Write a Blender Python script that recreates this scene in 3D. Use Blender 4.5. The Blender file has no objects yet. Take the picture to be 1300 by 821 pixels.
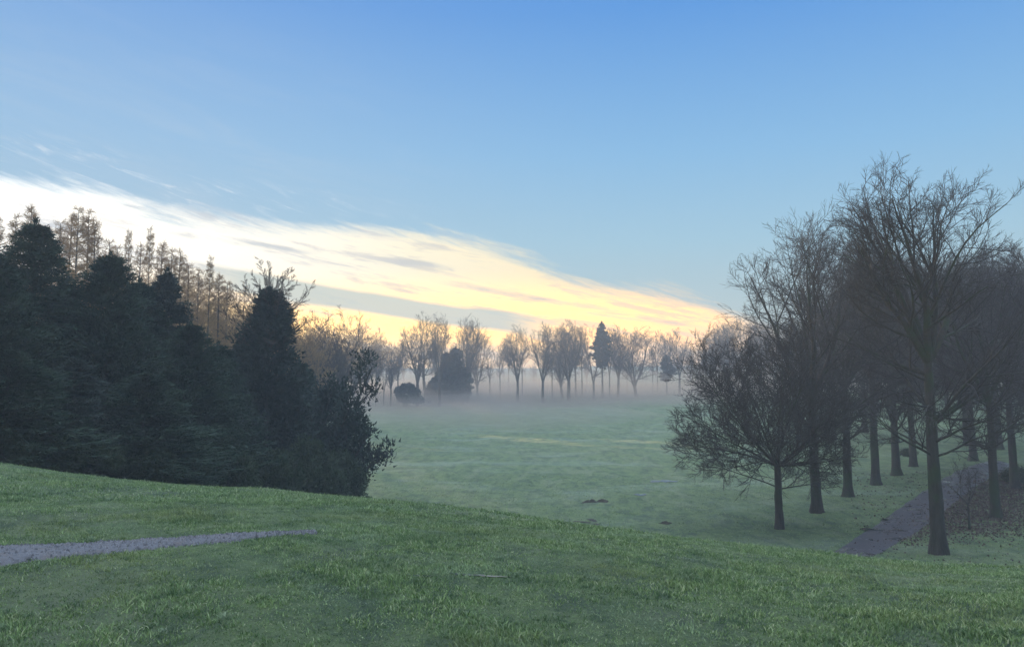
import bpy, math, time
import numpy as np
T0 = time.time()
C = bpy.context.scene.collection
PI = math.pi
R_ = math.radians

# ------------------------------------------------------------------ camera model
PITCH = math.atan(103/1000.0)
EYE = 1.65
def ray(px, py):
    dx = (px-650)/1000.0; dy = (365-py)/1000.0
    return np.array([dx, math.cos(PITCH)-math.sin(PITCH)*dy, math.sin(PITCH)+math.cos(PITCH)*dy])
def slope(py):
    d = ray(650, py); return -d[2]/d[1]

# ------------------------------------------------------------------ terrain height
CT = np.array([ray(p, q)[0]/ray(p, q)[1] for p, q in
      [(-350,560),(0,595),(200,618),(400,630),(540,645),(650,660),(750,672),(900,690),(1060,710),(1250,722),(1700,730)]])
CS = np.array([slope(q) for q in (560,595,618,630,645,660,672,690,710,722,730)])
FY = np.array([-60,0,28,46,70,110,160,225,290,400,620,860,1100])
FZ = np.array([-5.5,-5.8,-6.5,-7.4,-8.1,-8.5,-7.9,-5.9,-6.4,-5.4,-.8,2.0,2.4])
def sm_interp(v, X, Z):
    w = 0
    for o in (-.5, -.25, 0, .25, .5): w = w+np.interp(v+o*12, X, Z)
    return w/5
def H(x, y):
    x = np.asarray(x, float); y = np.asarray(y, float)
    ys = np.maximum(y, 7.0)
    t = x/ys
    s = np.interp(t-.03, CT, CS)*.5+np.interp(t+.03, CT, CS)*.5
    a = (s/2)**2/EYE
    hill = -a*np.maximum(y, 0)**2-0.006*np.maximum(-y, 0)**2
    fl = sm_interp(y, FY, FZ)+.0006*np.clip(x-20,0,60)**2*np.clip((y-30)/40,0,1)
    k = 1.0
    z = (hill+fl+np.sqrt((hill-fl)**2+k*k))/2
    z = z-(np.sqrt(5.8**2+k*k)-5.8)/2*np.exp(-(y/10)**2)
    b = .05*np.sin(x*.9+1.3*np.sin(y*.35))*np.sin(y*.7+.8*np.sin(x*.5+1))+.09*np.sin(x*.21+2)*np.sin(y*.17+.6*np.sin(x*.13))
    b = b+.018*np.sin(x*2.3+y*.9)*np.sin(y*2.1-x*.8)
    return z+b*np.clip(y/12, .15, 1)*(1+np.clip((y-60)/120, 0, 2.5))
def ground(px, py, k0=4):
    d = ray(px, py); k = np.geomspace(k0, 900, 4000)
    z = EYE+d[2]*k-H(d[0]*k, d[1]*k)
    # nearest hit from far side that lies past the crest for valley points, first hit otherwise
    i = np.where(z < 0)[0]
    i = i[0] if len(i) else 3999
    return d[0]*k[i], d[1]*k[i]
def at(px, Y):
    d = ray(px, 468); return d[0]/d[1]*Y, Y
def top_h(py, x, y):           # height needed above the ground so that the top shows at row py
    return EYE-slope(py)*y-float(H(x, y))

# ------------------------------------------------------------------ mesh helpers
def build(name, V, F, mat, parent=None, smooth=True, loc=None):
    """V (n,3); F list of (m,k) index arrays"""
    me = bpy.data.meshes.new(name)
    V = np.ascontiguousarray(V, np.float32)
    F = [np.ascontiguousarray(f, np.int32) for f in (F if isinstance(F, list) else [F]) if len(f)]
    me.vertices.add(len(V)); me.vertices.foreach_set('co', V.ravel())
    li = np.concatenate([f.ravel() for f in F]); cnt = np.concatenate([np.full(len(f), f.shape[1], np.int32) for f in F])
    st = np.concatenate([[0], np.cumsum(cnt)[:-1]]).astype(np.int32)
    me.loops.add(len(li)); me.loops.foreach_set('vertex_index', li)
    me.polygons.add(len(cnt)); me.polygons.foreach_set('loop_start', st); me.polygons.foreach_set('loop_total', cnt)
    me.polygons.foreach_set('use_smooth', np.full(len(cnt), smooth))
    me.update(calc_edges=True); me.validate()
    if mat: me.materials.append(mat)
    o = bpy.data.objects.new(name, me); C.objects.link(o)
    if parent: o.parent = parent
    if loc is not None: o.location = loc
    return o
def tag(o, label=None, cat=None, group=None, kind=None):
    if label: o['label'] = label
    if cat: o['category'] = cat
    if group: o['group'] = group
    if kind: o['kind'] = kind
    return o
def norm(v): return v/np.maximum(np.linalg.norm(v, axis=-1, keepdims=True), 1e-9)

class Geo:
    def __init__(s): s.V = []; s.F3 = []; s.F4 = []; s.n = 0
    def add(s, V, F):
        V = V.reshape(-1, 3)
        (s.F3 if F.shape[1] == 3 else s.F4).append(F+s.n); s.V.append(V); s.n += len(V)
    def tubes(s, P, Rr, k=4):
        n, m, _ = P.shape
        T = norm(np.gradient(P, axis=1))
        D = norm(P[:, -1]-P[:, 0]); ref = np.where(np.abs(D[:, 2:3]) > .8, [[1., 0, 0]], [[0, 0, 1.]])[:, None, :]
        U = norm(np.cross(T, np.broadcast_to(ref, T.shape))); W = np.cross(T, U)
        a = np.arange(k)/k*2*PI
        ring = P[:, :, None, :]+Rr[:, :, None, None]*(np.cos(a)[:, None]*U[:, :, None, :]+np.sin(a)[:, None]*W[:, :, None, :])
        idx = np.arange(n*m*k).reshape(n, m, k)
        A = idx[:, :-1]; B = idx[:, 1:]
        F = np.stack([A, np.roll(A, -1, 2), np.roll(B, -1, 2), B], -1).reshape(-1, 4)
        s.add(ring, F)
    def tris(s, P, D, L, W, rng):
        """needle / leaf sprays: triangles at P along D"""
        n = len(P)
        side = norm(np.cross(D, rng.normal(size=(n, 3))))*W[:, None]
        V = np.stack([P-side, P+side, P+D*L[:, None]], 1)
        s.add(V, np.arange(3*n).reshape(n, 3))
    def obj(s, name, mat, parent=None, smooth=True):
        F = []
        if s.F3: F.append(np.concatenate(s.F3))
        if s.F4: F.append(np.concatenate(s.F4))
        return build(name, np.concatenate(s.V), F, mat, parent, smooth)

# ------------------------------------------------------------------ materials
def nd(nt, t, **kw):
    n = nt.nodes.new(t)
    for k, v in kw.items():
        if k in n.inputs.keys(): n.inputs[k].default_value = v
        else: setattr(n, k, v)
    return n
def newmat(name):
    m = bpy.data.materials.new(name); m.use_nodes = True
    nt = m.node_tree; nt.nodes.clear()
    out = nt.nodes.new('ShaderNodeOutputMaterial')
    return m, nt, out
def ramp(nt, fac, stops):
    r = nt.nodes.new('ShaderNodeValToRGB'); cr = r.color_ramp
    while len(cr.elements) < len(stops): cr.elements.new(.5)
    for e, (p, c) in zip(cr.elements, stops): e.position = p; e.color = (*c, 1)
    nt.links.new(fac, r.inputs[0]); return r.outputs[0]
def noise(nt, vec, scale, detail=4, rough=.6, dist=0):
    n = nd(nt, 'ShaderNodeTexNoise', Scale=scale, Detail=detail, Roughness=rough, Distortion=dist)
    if vec is not None: nt.links.new(vec, n.inputs['Vector'])
    return n.outputs['Fac']
def mix(nt, fac, a, b, mode='MIX'):
    m = nt.nodes.new('ShaderNodeMix'); m.data_type = 'RGBA'; m.blend_type = mode
    for s, v in ((0, fac), (6, a), (7, b)):
        if hasattr(v, 'is_linked'): nt.links.new(v, m.inputs[s])
        else: m.inputs[s].default_value = (*v, 1) if isinstance(v, tuple) else v
    return m.outputs[2]
def mth(nt, op, a, b=0.0, c=0.0, clamp=False):
    m = nt.nodes.new('ShaderNodeMath'); m.operation = op; m.use_clamp = clamp
    for i, v in enumerate((a, b, c)):
        if hasattr(v, 'is_linked'): nt.links.new(v, m.inputs[i])
        else: m.inputs[i].default_value = v
    return m.outputs[0]
def sstep(nt, v, lo, hi):
    m = nt.nodes.new('ShaderNodeMapRange'); m.interpolation_type = 'SMOOTHSTEP'
    for i, x in ((0, v), (1, lo), (2, hi)):
        if hasattr(x, 'is_linked'): nt.links.new(x, m.inputs[i])
        else: m.inputs[i].default_value = x
    return m.outputs[0]
def bark_mat(name, c1, c2, c3, sc=6):
    m, nt, out = newmat(name)
    g = nt.nodes.new('ShaderNodeNewGeometry')
    mp = nd(nt, 'ShaderNodeMapping'); mp.inputs['Scale'].default_value = (1, 1, .22); nt.links.new(g.outputs['Position'], mp.inputs[0])
    n1 = noise(nt, mp.outputs[0], sc, 6, .7); n2 = noise(nt, g.outputs['Position'], .8, 3)
    col = ramp(nt, n1, [(.3, c1), (.7, c2)])
    col = mix(nt, sstep(nt, n2, .45, .65), col, c3)
    b = nd(nt, 'ShaderNodeBsdfPrincipled', Roughness=.85)
    nt.links.new(col, b.inputs['Base Color'])
    bp = nd(nt, 'ShaderNodeBump', Strength=1.0, Distance=.07); nt.links.new(n1, bp.inputs['Height']); nt.links.new(bp.outputs[0], b.inputs['Normal'])
    nt.links.new(b.outputs[0], out.inputs[0]); return m
def twig_mat(name, c1, c2, rough=.7):
    m, nt, out = newmat(name)
    g = nt.nodes.new('ShaderNodeNewGeometry')
    col = ramp(nt, g.outputs['Random Per Island'], [(0, c1), (1, c2)])
    b = nd(nt, 'ShaderNodeBsdfPrincipled', Roughness=rough)
    nt.links.new(col, b.inputs['Base Color']); nt.links.new(b.outputs[0], out.inputs[0]); return m
def leaf_mat(name, c1, c2, c3):
    m, nt, out = newmat(name)
    g = nt.nodes.new('ShaderNodeNewGeometry')
    col = ramp(nt, g.outputs['Random Per Island'], [(0, c1), (.7, c2), (1, c3)])
    n = noise(nt, g.outputs['Position'], .9, 3)
    col = mix(nt, sstep(nt, n, .35, .7), col, c3)
    b = nd(nt, 'ShaderNodeBsdfPrincipled', Roughness=.85); b.inputs['Specular IOR Level'].default_value = .25
    nt.links.new(col, b.inputs['Base Color']); nt.links.new(b.outputs[0], out.inputs[0]); return m
BARK = bark_mat('grey_bark', (.02,.02,.02), (.07,.065,.06), (.035,.055,.03))
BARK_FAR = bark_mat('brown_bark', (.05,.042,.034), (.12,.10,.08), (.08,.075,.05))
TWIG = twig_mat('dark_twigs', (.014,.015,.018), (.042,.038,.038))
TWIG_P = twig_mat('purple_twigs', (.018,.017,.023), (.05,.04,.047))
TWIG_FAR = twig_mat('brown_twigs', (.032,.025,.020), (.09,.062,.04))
TWIG_GOLD = twig_mat('sunlit_ochre_twigs', (.17,.10,.035), (.46,.27,.09))  # larch straw tone pushed golden; low sun's glow painted into the twigs
LEAF = leaf_mat('dark_conifer_sprays', (.011,.026,.02), (.024,.048,.032), (.04,.073,.046))
LEAF2 = leaf_mat('blue_conifer_sprays', (.016,.028,.026), (.028,.048,.04), (.04,.062,.05))
LEAF3 = leaf_mat('shrub_leaves', (.02,.036,.02), (.035,.06,.03), (.06,.085,.045))

# ------------------------------------------------------------------ bare tree generator
def grow(rng, S, D, L, Rr, m, wig, trop, taper):
    n = len(S); P = np.zeros((n, m+1, 3)); P[:, 0] = S; D = norm(D)
    for i in range(1, m+1):
        D = D+rng.normal(size=(n, 3))*wig; D[:, 2] += trop; D = norm(D)
        P[:, i] = P[:, i-1]+D*(L/m)[:, None]
    r = Rr[:, None]*(1-(1-taper)*np.linspace(0, 1, m+1)[None]**.9)
    return P, r
def spawn(rng, P, r, n, t0, t1, ang, sd, ratio, rr, L, updown=0.0):
    N, m1, _ = P.shape; m = m1-1
    t = t0+(t1-t0)*(np.arange(n)[None]+rng.random((N, n)))/n
    f = t*m; i = np.minimum(f.astype(int), m-1); w = (f-i)[..., None]
    ar = np.arange(N)[:, None]
    pos = P[ar, i]*(1-w)+P[ar, i+1]*w
    T = norm(P[ar, i+1]-P[ar, i]); rad = r[ar, i]*(1-w[..., 0])+r[ar, i+1]*w[..., 0]
    pr = norm(np.cross(T, rng.normal(size=T.shape)))
    pr[..., 2] += updown; pr = norm(pr-T*np.sum(pr*T, -1, keepdims=True))
    a = R_(1)*(ang+sd*rng.normal(size=t.shape))
    D = norm(np.cos(a)[..., None]*T+np.sin(a)[..., None]*pr)
    Lc = L[:, None]*ratio*(1.15-.65*(t-t0)/(t1-t0))*rng.uniform(.7, 1.15, t.shape)
    return pos.reshape(-1, 3), D.reshape(-1, 3), Lc.ravel(), (rad*rr).ravel()
def ray_env(S, D, c, e):
    s = (S-c)/e; d = D/e
    A = (d*d).sum(1); B = 2*(s*d).sum(1); Q = (s*s).sum(1)-1
    disc = np.maximum(B*B-4*A*Q, 0)
    return np.maximum((-B+np.sqrt(disc))/(2*A), .15)
def bare_tree(name, seed, h, fork, r0, env, leaders=3, lead_ang=22, limbs=14, limb_ang=50, trunk_to=.8,
              sub=(9, 8, 6, 4), wig=.09, trop=.05, droop=0.0, twig=TWIG, bark=BARK, rmin=.006, lean=0.0, limb_t0=.05, first=None, drop_low=0.0, low0=.6, btaper=.18):
    """root Empty > trunk (bole, leaders and limbs) and crown (branches and twigs)."""
    rng = np.random.default_rng(seed)
    c = np.array(env[0], float); e = np.array(env[1], float)
    root = bpy.data.objects.new(name, None); C.objects.link(root)
    tr = Geo(); cr = Geo()
    # bole with root flare
    mm = 12; z = np.linspace(0, 1, mm+1)**1.4
    P = np.zeros((1, mm+1, 3)); P[0, :, 2] = -.25+z*(fork+.25)
    P[0, :, 0] = lean*z+np.cumsum(rng.normal(size=mm+1)*.012*r0*4)*z; P[0, :, 1] = np.cumsum(rng.normal(size=mm+1)*.012*r0*4)*z
    rr = r0*(1-btaper*z+.9*np.exp(-(z*fork)/.34))[None]
    a = 14; n0 = tr.n
    tr.tubes(P, rr, a)
    V = tr.V[-1].reshape(mm+1, a, 3); fl = np.exp(-(z*fork)/.5)[:, None]
    lob = 1+fl*.3*np.sin(np.arange(a)/a*2*PI*5+rng.random()*6)[None]+.05*rng.normal(size=(mm+1, a))
    ctr = P[0][:, None, :]; V[:] = ctr+(V-ctr)*lob[..., None]
    tr.V[-1] = V.reshape(-1, 3)
    top = P[0, -1]
    # leaders from the fork
    az = np.arange(leaders)/leaders*2*PI+rng.random()*6
    if first is not None: az = np.array([f[0] for f in first]); la = np.array([f[1] for f in first])
    else: la = lead_ang*rng.uniform(.6, 1.3, leaders)
    if leaders == 1: la = la*.15
    la = R_(1)*la
    D = np.stack([np.cos(az)*np.sin(la), np.sin(az)*np.sin(la), np.cos(la)], 1)
    S = np.repeat((top-np.array([0, 0, r0*.6]))[None], len(az), 0)
    L = ray_env(S, D, c, e)*trunk_to*rng.uniform(.88, 1.05, len(az))
    if first is not None and len(first[0]) > 2: L = L*np.array([f[2] for f in first])
    Lr = np.full(len(az), r0*(.85 if leaders == 1 else .72 if leaders == 2 else .6 if leaders < 8 else .36))
    P0, q0 = grow(rng, S, D, L, Lr, 12, wig*.95, trop*.9, .12)
    def tuck(P):
        q = (P-c)/e; nq = np.linalg.norm(q, axis=-1, keepdims=True); out_ = (nq > 1) & (P[..., 2:3] > fork)
        return np.where(out_, c+q/np.maximum(nq, 1)*(1+.12*np.maximum(nq-1, 0))*e, P)
    P0 = tuck(P0); tr.tubes(P0, q0, 9)
    # limbs
    s1, d1, l1, r1 = spawn(rng, P0, q0, limbs, limb_t0, .97, limb_ang, 11, .5, .55, L)
    room = ray_env(s1, d1, c, e); kp = room > .9; s1, d1, l1, r1 = s1[kp], d1[kp], l1[kp], r1[kp]
    l1 = np.minimum(ray_env(s1, d1, c, e)*rng.uniform(.72, 1.0, len(s1)), h*.42)
    P1, q1 = grow(rng, s1, d1, l1, r1, 8, wig, trop-droop*.3, .2)
    P1 = tuck(P1); tr.tubes(P1, q1, 6)
    if drop_low:   # a few low limbs straight off the bole
        n = int(drop_low); zz = rng.uniform(low0, .98, n); azl = np.arange(n)*2.4+rng.random(n)
        s = np.stack([top[0]*zz, top[1]*zz, fork*zz], 1); el = R_(1)*rng.uniform(8, 48, n)
        d = np.stack([np.cos(azl)*np.cos(el), np.sin(azl)*np.cos(el), np.sin(el)], 1)
        l = ray_env(s, d, c, e)*rng.uniform(.75, 1.0, n)
        Pl, ql = grow(rng, s, d, l, r0*rng.uniform(.18, .34, n), 8, wig, trop-droop*.3, .2); tr.tubes(Pl, ql, 6)
        P1 = np.concatenate([P1, Pl]); q1 = np.concatenate([q1, ql]); l1 = np.concatenate([l1, l])
    P, q, l = P1, q1, l1
    ang = (44, 38, 32, 30)
    for lv, n in enumerate(sub):
        s, d, l2, r2 = spawn(rng, P, q, n, .12 if lv == 0 else .1, 1., ang[lv], 12, (.5, .56, .68, .7)[lv], (.6, .6, .62, .7)[lv], l, .3 if droop == 0 else .05)
        room = ray_env(s, d, c, e*(1.1, 1.14, 1.17, 1.2)[lv])
        keep = (room > l2*rng.uniform(.4, .8, len(s))) & (rng.random(len(s)) < np.clip(np.repeat(l, n)/(.9*np.mean(l)), .15, 1)); s, d, l2, r2, room = s[keep], d[keep], l2[keep], r2[keep], room[keep]
        l2 = np.maximum(np.minimum(l2, room), .12)
        r2 = np.maximum(r2, rmin*(1.8, 1.4, 1.1, 1)[lv])
        m = (6, 5, 3, 2)[lv]
        P, q = grow(rng, s, d, l2, r2, m, wig*(1.1, 1.2, 1.1, 1)[lv], trop*.8-droop*(.3, .6, .9, 1.)[lv], .3)
        cr.tubes(P, q, (5, 4, 3, 3)[lv]); l = l2
    for g, nm, mt in ((tr, 'trunk', bark), (cr, 'crown', twig)):
        g.obj(nm, mt, root)
    return root

def conifer(name, seed, h, R, base=.02, nb=420, per=46, top_pow=.8, droop=-.15, leaf=LEAF, size=.26, width=.055, lump=.22, gap=0.0, trunk_r=.22, curve=.6, bare_top=0):
    rng = np.random.default_rng(seed)
    root = bpy.data.objects.new(name, None); C.objects.link(root)
    tr = Geo(); cr = Geo()
    m = 10; z = np.linspace(0, 1, m+1); P = np.zeros((1, m+1, 3)); P[0, :, 2] = -.2+z*(h*.985+.2)
    P[0, :, 0] = .12*np.sin(z*4+seed)*z
    tr.tubes(P, (trunk_r*(1-.96*z)+.01+trunk_r*.5*np.exp(-z*30))[None], 9)
    u = rng.random(nb)**.85*(1-base)+base; az = np.arange(nb)*2.39996+rng.normal(size=nb)*.2
    prof = np.where(u < .12, (u/.12)**.45*.95+.05, 1)*np.clip(1.02-u, 0.0, 1)**top_pow
    if base > .1: v_ = (u-base)/(1-base); prof = np.clip(v_/.3, .35, 1)**.8*np.clip(1.02-v_, 0, 1)**top_pow
    lumpv = 1+lump*(np.sin(az*2+u*9+seed)*.5+np.sin(az*3-u*17+seed*2)*.5)+rng.normal(size=nb)*.15
    rad = R*prof*lumpv+.12
    if gap: rad = rad*np.where(rng.random(nb) < gap, .45, 1)
    S = np.stack([np.zeros(nb), np.zeros(nb), u*h], 1)
    # tips, with upper branches rising and lower drooping
    el = droop+.9*(u-.3)*curve+rng.normal(size=nb)*.08
    D = np.stack([np.cos(az)*np.cos(el), np.sin(az)*np.cos(el), np.sin(el)], 1)
    Pb, qb = grow(rng, S, D, rad, .012+.02*rad, 5, .05, -.02 if droop < 0 else .03, .3)
    cr.tubes(Pb, qb, 3)
    # sprays
    t = rng.beta(2.2, 1.1, (nb, per)); f = t*5; i = np.minimum(f.astype(int), 4); w = (f-i)[..., None]; ar = np.arange(nb)[:, None]
    pos = Pb[ar, i]*(1-w)+Pb[ar, i+1]*w; T = norm(Pb[ar, i+1]-Pb[ar, i])
    sc = np.clip(rad/R, .2, 1)[:, None]
    off = rng.normal(size=pos.shape)*np.array([.2, .2, .12])*(.12+sc[..., None]*1.1)*(min(R, 3.2)/2.8)
    pos = pos+off
    d = norm(T*.9+norm(off)*.55+rng.normal(size=pos.shape)*.35)
    n = nb*per
    LL = (size*rng.uniform(.6, 1.4, (nb, per))*(.6+.5*sc)).ravel()
    cr.tris(pos.reshape(-1, 3), d.reshape(-1, 3), LL, LL*width/.26*rng.uniform(.7, 1.3, n), rng)
    # tip plume
    k = 160; tz = h*(1.035-.10*rng.random(k)); wd = (h*1.04-tz)*.28; pp = np.stack([rng.normal(size=k)*wd, rng.normal(size=k)*wd, tz], 1)
    cr.tris(pp, norm(np.stack([rng.normal(size=k)*.6, rng.normal(size=k)*.6, np.full(k, .8)], 1)), np.full(k, size*.9), np.full(k, width), rng)
    tr.obj('trunk', BARK, root); cr.obj('crown', leaf, root, smooth=False)
    if bare_top:
        bt = Geo(); nB = 30; azb = np.arange(nB)*2.4+rng.normal(size=nB)*.3; ub = np.linspace(.70, 1.0, nB)
        S = np.stack([np.zeros(nB), np.zeros(nB), ub*h], 1)
        elb = R_(1)*(np.linspace(34, 60, nB)+rng.normal(size=nB)*11)
        D = np.stack([np.cos(azb)*np.cos(elb), np.sin(azb)*np.cos(elb), np.sin(elb)], 1)
        Lb = bare_top*(.95+(ub < .9)*.45)*rng.uniform(.85, 1.1, nB)
        st, sr = grow(rng, np.array([[0, 0, h*.9]]), np.array([[0.02, 0, 1.]]), np.array([bare_top*.95+h*.04]), np.array([.09]), 6, .02, .02, .3)
        bt.tubes(st, sr, 6)
        P1, q1 = grow(rng, S, D, Lb, np.full(nB, .026), 7, .06, .03, .3); bt.tubes(P1, q1, 5)
        s, d, l, r = spawn(rng, P1, q1, 13, .25, 1, 40, 8, .24, .5, Lb, .3)
        P2, q2 = grow(rng, s, d, l, np.maximum(r, .014), 4, .07, .03, .4); bt.tubes(P2, q2, 4)
        s, d, l, r = spawn(rng, P2, q2, 5, .1, 1, 35, 8, .4, .7, l, .2)
        P3, q3 = grow(rng, s, d, np.maximum(l, .12), np.maximum(r, .010), 2, .08, .04, .5); bt.tubes(P3, q3, 3)
        k = len(s); kk = rng.integers(0, k, k*3); cr2 = s[kk]+rng.normal(size=(k*3, 3))*.03
        bt.tris(cr2, norm(d[kk]+rng.normal(size=(k*3, 3))*.6), np.full(k*3, .08), np.full(k*3, .012), rng)
        bt.obj('bare_top', TWIG_FAR, root)
    return root

def larch(name, seed, h, R, twig=TWIG_GOLD, crown_from=.25, nb=170):
    rng = np.random.default_rng(seed)
    root = bpy.data.objects.new(name, None); C.objects.link(root)
    tr = Geo(); cr = Geo()
    m = 12; z = np.linspace(0, 1, m+1); P = np.zeros((1, m+1, 3)); P[0, :, 2] = -.2+z*(h+.2); P[0, :, 0] = .2*np.sin(z*3+seed)*z
    tr.tubes(P, (.2*(1-.93*z)+.008)[None], 8)
    u = crown_from+(1-crown_from)*np.sort(rng.random(nb)); az = np.arange(nb)*2.399+rng.normal(size=nb)*.4
    L = R*(1.03-u)/(1-crown_from)*rng.uniform(.55, 1.1, nb)*np.clip((u-crown_from)*8+.4, 0, 1)+.18
    el = R_(1)*(8+30*(u-.4)+rng.normal(size=nb)*8)
    S = np.stack([.2*np.sin(u*3+seed)*u, np.zeros(nb), u*h], 1)
    D = np.stack([np.cos(az)*np.cos(el), np.sin(az)*np.cos(el), np.sin(el)], 1)
    P1, q1 = grow(rng, S, D, L, .02+.012*L, 6, .07, .04, .3); cr.tubes(P1, q1, 4)
    s, d, l, r = spawn(rng, P1, q1, 9, .15, 1, 48, 12, .33, .7, L, -.3)
    P2, q2 = grow(rng, s, d, np.maximum(l, .3), np.maximum(r, .011), 3, .1, -.02, .5); cr.tubes(P2, q2, 3)
    s, d, l, r = spawn(rng, P2, q2, 4, .1, 1, 42, 12, .5, .8, np.maximum(l, .3), -.1)
    P3, q3 = grow(rng, s, d, np.maximum(l, .16), np.maximum(r, .009), 2, .12, 0, .6); cr.tubes(P3, q3, 3)
    tr.obj('trunk', BARK_FAR, root); cr.obj('crown', twig, root)
    return root

def shrub(name, seed, rx, ry, h, leaf=LEAF3, n=26000, size=.13, legs=0.0, lumps=26):
    rng = np.random.default_rng(seed)
    root = bpy.data.objects.new(name, None); C.objects.link(root)
    st = Geo(); cr = Geo()
    k = 14; az = rng.random(k)*6.28; rr = rng.uniform(.2, .8, k)
    D = np.stack([np.cos(az)*rx*rr, np.sin(az)*ry*rr, np.full(k, h*.8)], 1); L = np.linalg.norm(D, axis=1)
    P, q = grow(rng, np.zeros((k, 3))+rng.normal(size=(k, 3))*[.2, .2, 0]-[0, 0, .1], D, L, np.full(k, .05), 6, .08, .02, .3); st.tubes(P, q, 5)
    # leaf masses in lumps
    a = rng.random(lumps)*6.28; cz = rng.random(lumps)**.8; rad = np.sqrt(np.clip(1-cz**2, 0, 1))*rng.uniform(.45, .92, lumps)
    cen = np.stack([np.cos(a)*rad*rx, np.sin(a)*rad*ry, legs+(h-legs)*(.08+.8*cz)], 1)
    w = rng.integers(0, lumps, n); lr = rng.uniform(.22, .4, lumps)*min(rx, ry, h)
    dirv = norm(rng.normal(size=(n, 3))); pos = cen[w]+dirv*(lr[w]*rng.beta(3, 1.2, n))[:, None]
    pos[:, 2] = np.maximum(pos[:, 2], legs*rng.uniform(.8, 1, n)+.02)
    d = norm(dirv+rng.normal(size=(n, 3))*.6+[0, 0, .2])
    S = size*rng.uniform(.6, 1.4, n); cr.tris(pos, d, S, S*.28, rng)
    st.obj('stem', BARK, root); cr.obj('foliage', leaf, root, smooth=False)
    return root

def open_bush(name, seed, h, spread):
    """evergreen with bare fanning stems that end in upright leaf clumps"""
    rng = np.random.default_rng(seed)
    root = bpy.data.objects.new(name, None); C.objects.link(root)
    st = Geo(); cr = Geo()
    k = 26; ph = R_(1)*np.linspace(-42, 60, k)+rng.normal(size=k)*.06; yaw = rng.normal(size=k)*.5
    D = np.stack([np.sin(ph)*np.cos(yaw), np.sin(yaw)*.7, np.cos(ph)], 1)
    L = np.where(ph > 0, spread*1.0, spread*.8)*rng.uniform(.6, 1.05, k)/np.maximum(np.abs(np.sin(ph)), .5); L = np.minimum(L, h*rng.uniform(.7, 1, k))
    P, q = grow(rng, np.zeros((k, 3))+rng.normal(size=(k, 3))*[.3, .3, 0]-[0, 0, .1], D, L, np.full(k, .085), 8, .06, .035, .3); st.tubes(P, q, 6)
    s, d, l, r = spawn(rng, P, q, 11, .35, 1, 32, 9, .26, .6, L, .2)
    P2, q2 = grow(rng, s, d, np.clip(l, .4, 1.6), np.maximum(r, .018), 4, .08, .12, .4); st.tubes(P2, q2, 4)
    per = 75; n2 = len(s); t = rng.beta(2.5, 1, (n2, per)); f = t*4; i = np.minimum(f.astype(int), 3); w = (f-i)[..., None]; ar = np.arange(n2)[:, None]
    pos = P2[ar, i]*(1-w)+P2[ar, i+1]*w; off = rng.normal(size=pos.shape)*[.15, .15, .13]; pos = (pos+off).reshape(-1, 3)
    d = norm(norm(off).reshape(-1, 3)*.6+rng.normal(size=(n2*per, 3))*.4+[0, 0, .7]); S = .15*rng.uniform(.6, 1.3, n2*per)
    cr.tris(pos, d, S, S*.25, rng)
    st.obj('stem', BARK, root); cr.obj('foliage', LEAF2, root, smooth=False)
    return root

used = set()
def true_h(root):
    hs = []
    for ch in root.children:
        co_ = np.empty(len(ch.data.vertices)*3, np.float32); ch.data.vertices.foreach_get('co', co_); hs.append(np.percentile(co_[2::3], 99.97))
    return float(max(hs))
HT = {}
def place(proto, x, y, height, H0, rz=0.0, sxy=None, label=None, cat='tree', group=None, sink=.12):
    """copy a thing and its parts (first use moves the prototype itself)"""
    if proto.name in used:
        r = proto.copy(); C.objects.link(r)
        for ch in proto.children:
            c = ch.copy(); C.objects.link(c); c.parent = r
        for k in ('group',):
            if k in r: del r[k]
    else:
        used.add(proto.name); r = proto
    if r.name.split('.')[0] not in ('shrub', 'bramble', 'bush', 'clipped_bush', 'spiky_conifer', 'sapling'):
        key = r.children[0].data.name
        if key not in HT: HT[key] = true_h(r)
        if sxy is not None: sxy = sxy*H0/HT[key]
        H0 = HT[key]
    s = height/H0; sx = s if sxy is None else sxy
    r.location = (x, y, float(H(x, y))-sink); r.rotation_euler = (0, 0, rz); r.scale = (sx, sx, s)
    return tag(r, label, cat, group)

# ------------------------------------------------------------------ setting: ground, paths
GM, nt, out = newmat('meadow_turf')
geo = nt.nodes.new('ShaderNodeNewGeometry'); pos = geo.outputs['Position']
sx = nt.nodes.new('ShaderNodeSeparateXYZ'); nt.links.new(pos, sx.inputs[0])
n_big = noise(nt, pos, .11, 4, .6); n_mid = noise(nt, pos, .9, 6, .65, .6); n_fine = noise(nt, pos, 17, 8, .8)
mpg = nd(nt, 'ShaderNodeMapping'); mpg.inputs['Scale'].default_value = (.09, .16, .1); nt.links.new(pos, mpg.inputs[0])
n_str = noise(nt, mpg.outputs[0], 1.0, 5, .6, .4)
col = ramp(nt, n_fine, [(.25, (.085,.135,.05)), (.5, (.155,.225,.09)), (.75, (.225,.30,.13))])
col = mix(nt, sstep(nt, n_mid, .42, .7), col, (.075,.14,.06))
col = mix(nt, mth(nt, 'MULTIPLY', sstep(nt, n_big, .45, .7), .55), col, (.15,.20,.085))
mpc = nd(nt, 'ShaderNodeMapping'); mpc.inputs['Scale'].default_value = (1.1, .42, 1); nt.links.new(pos, mpc.inputs[0])
n_cl = noise(nt, mpc.outputs[0], 1.0, 8, .78, .3); col = mix(nt, mth(nt, 'MULTIPLY', sstep(nt, n_cl, .47, .60), .75), col, (.045,.085,.05))
n_c2 = noise(nt, mpc.outputs[0], .35, 6, .7, .5); col = mix(nt, mth(nt, 'MULTIPLY', sstep(nt, n_c2, .5, .62), .5), col, (.23,.27,.16))
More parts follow.
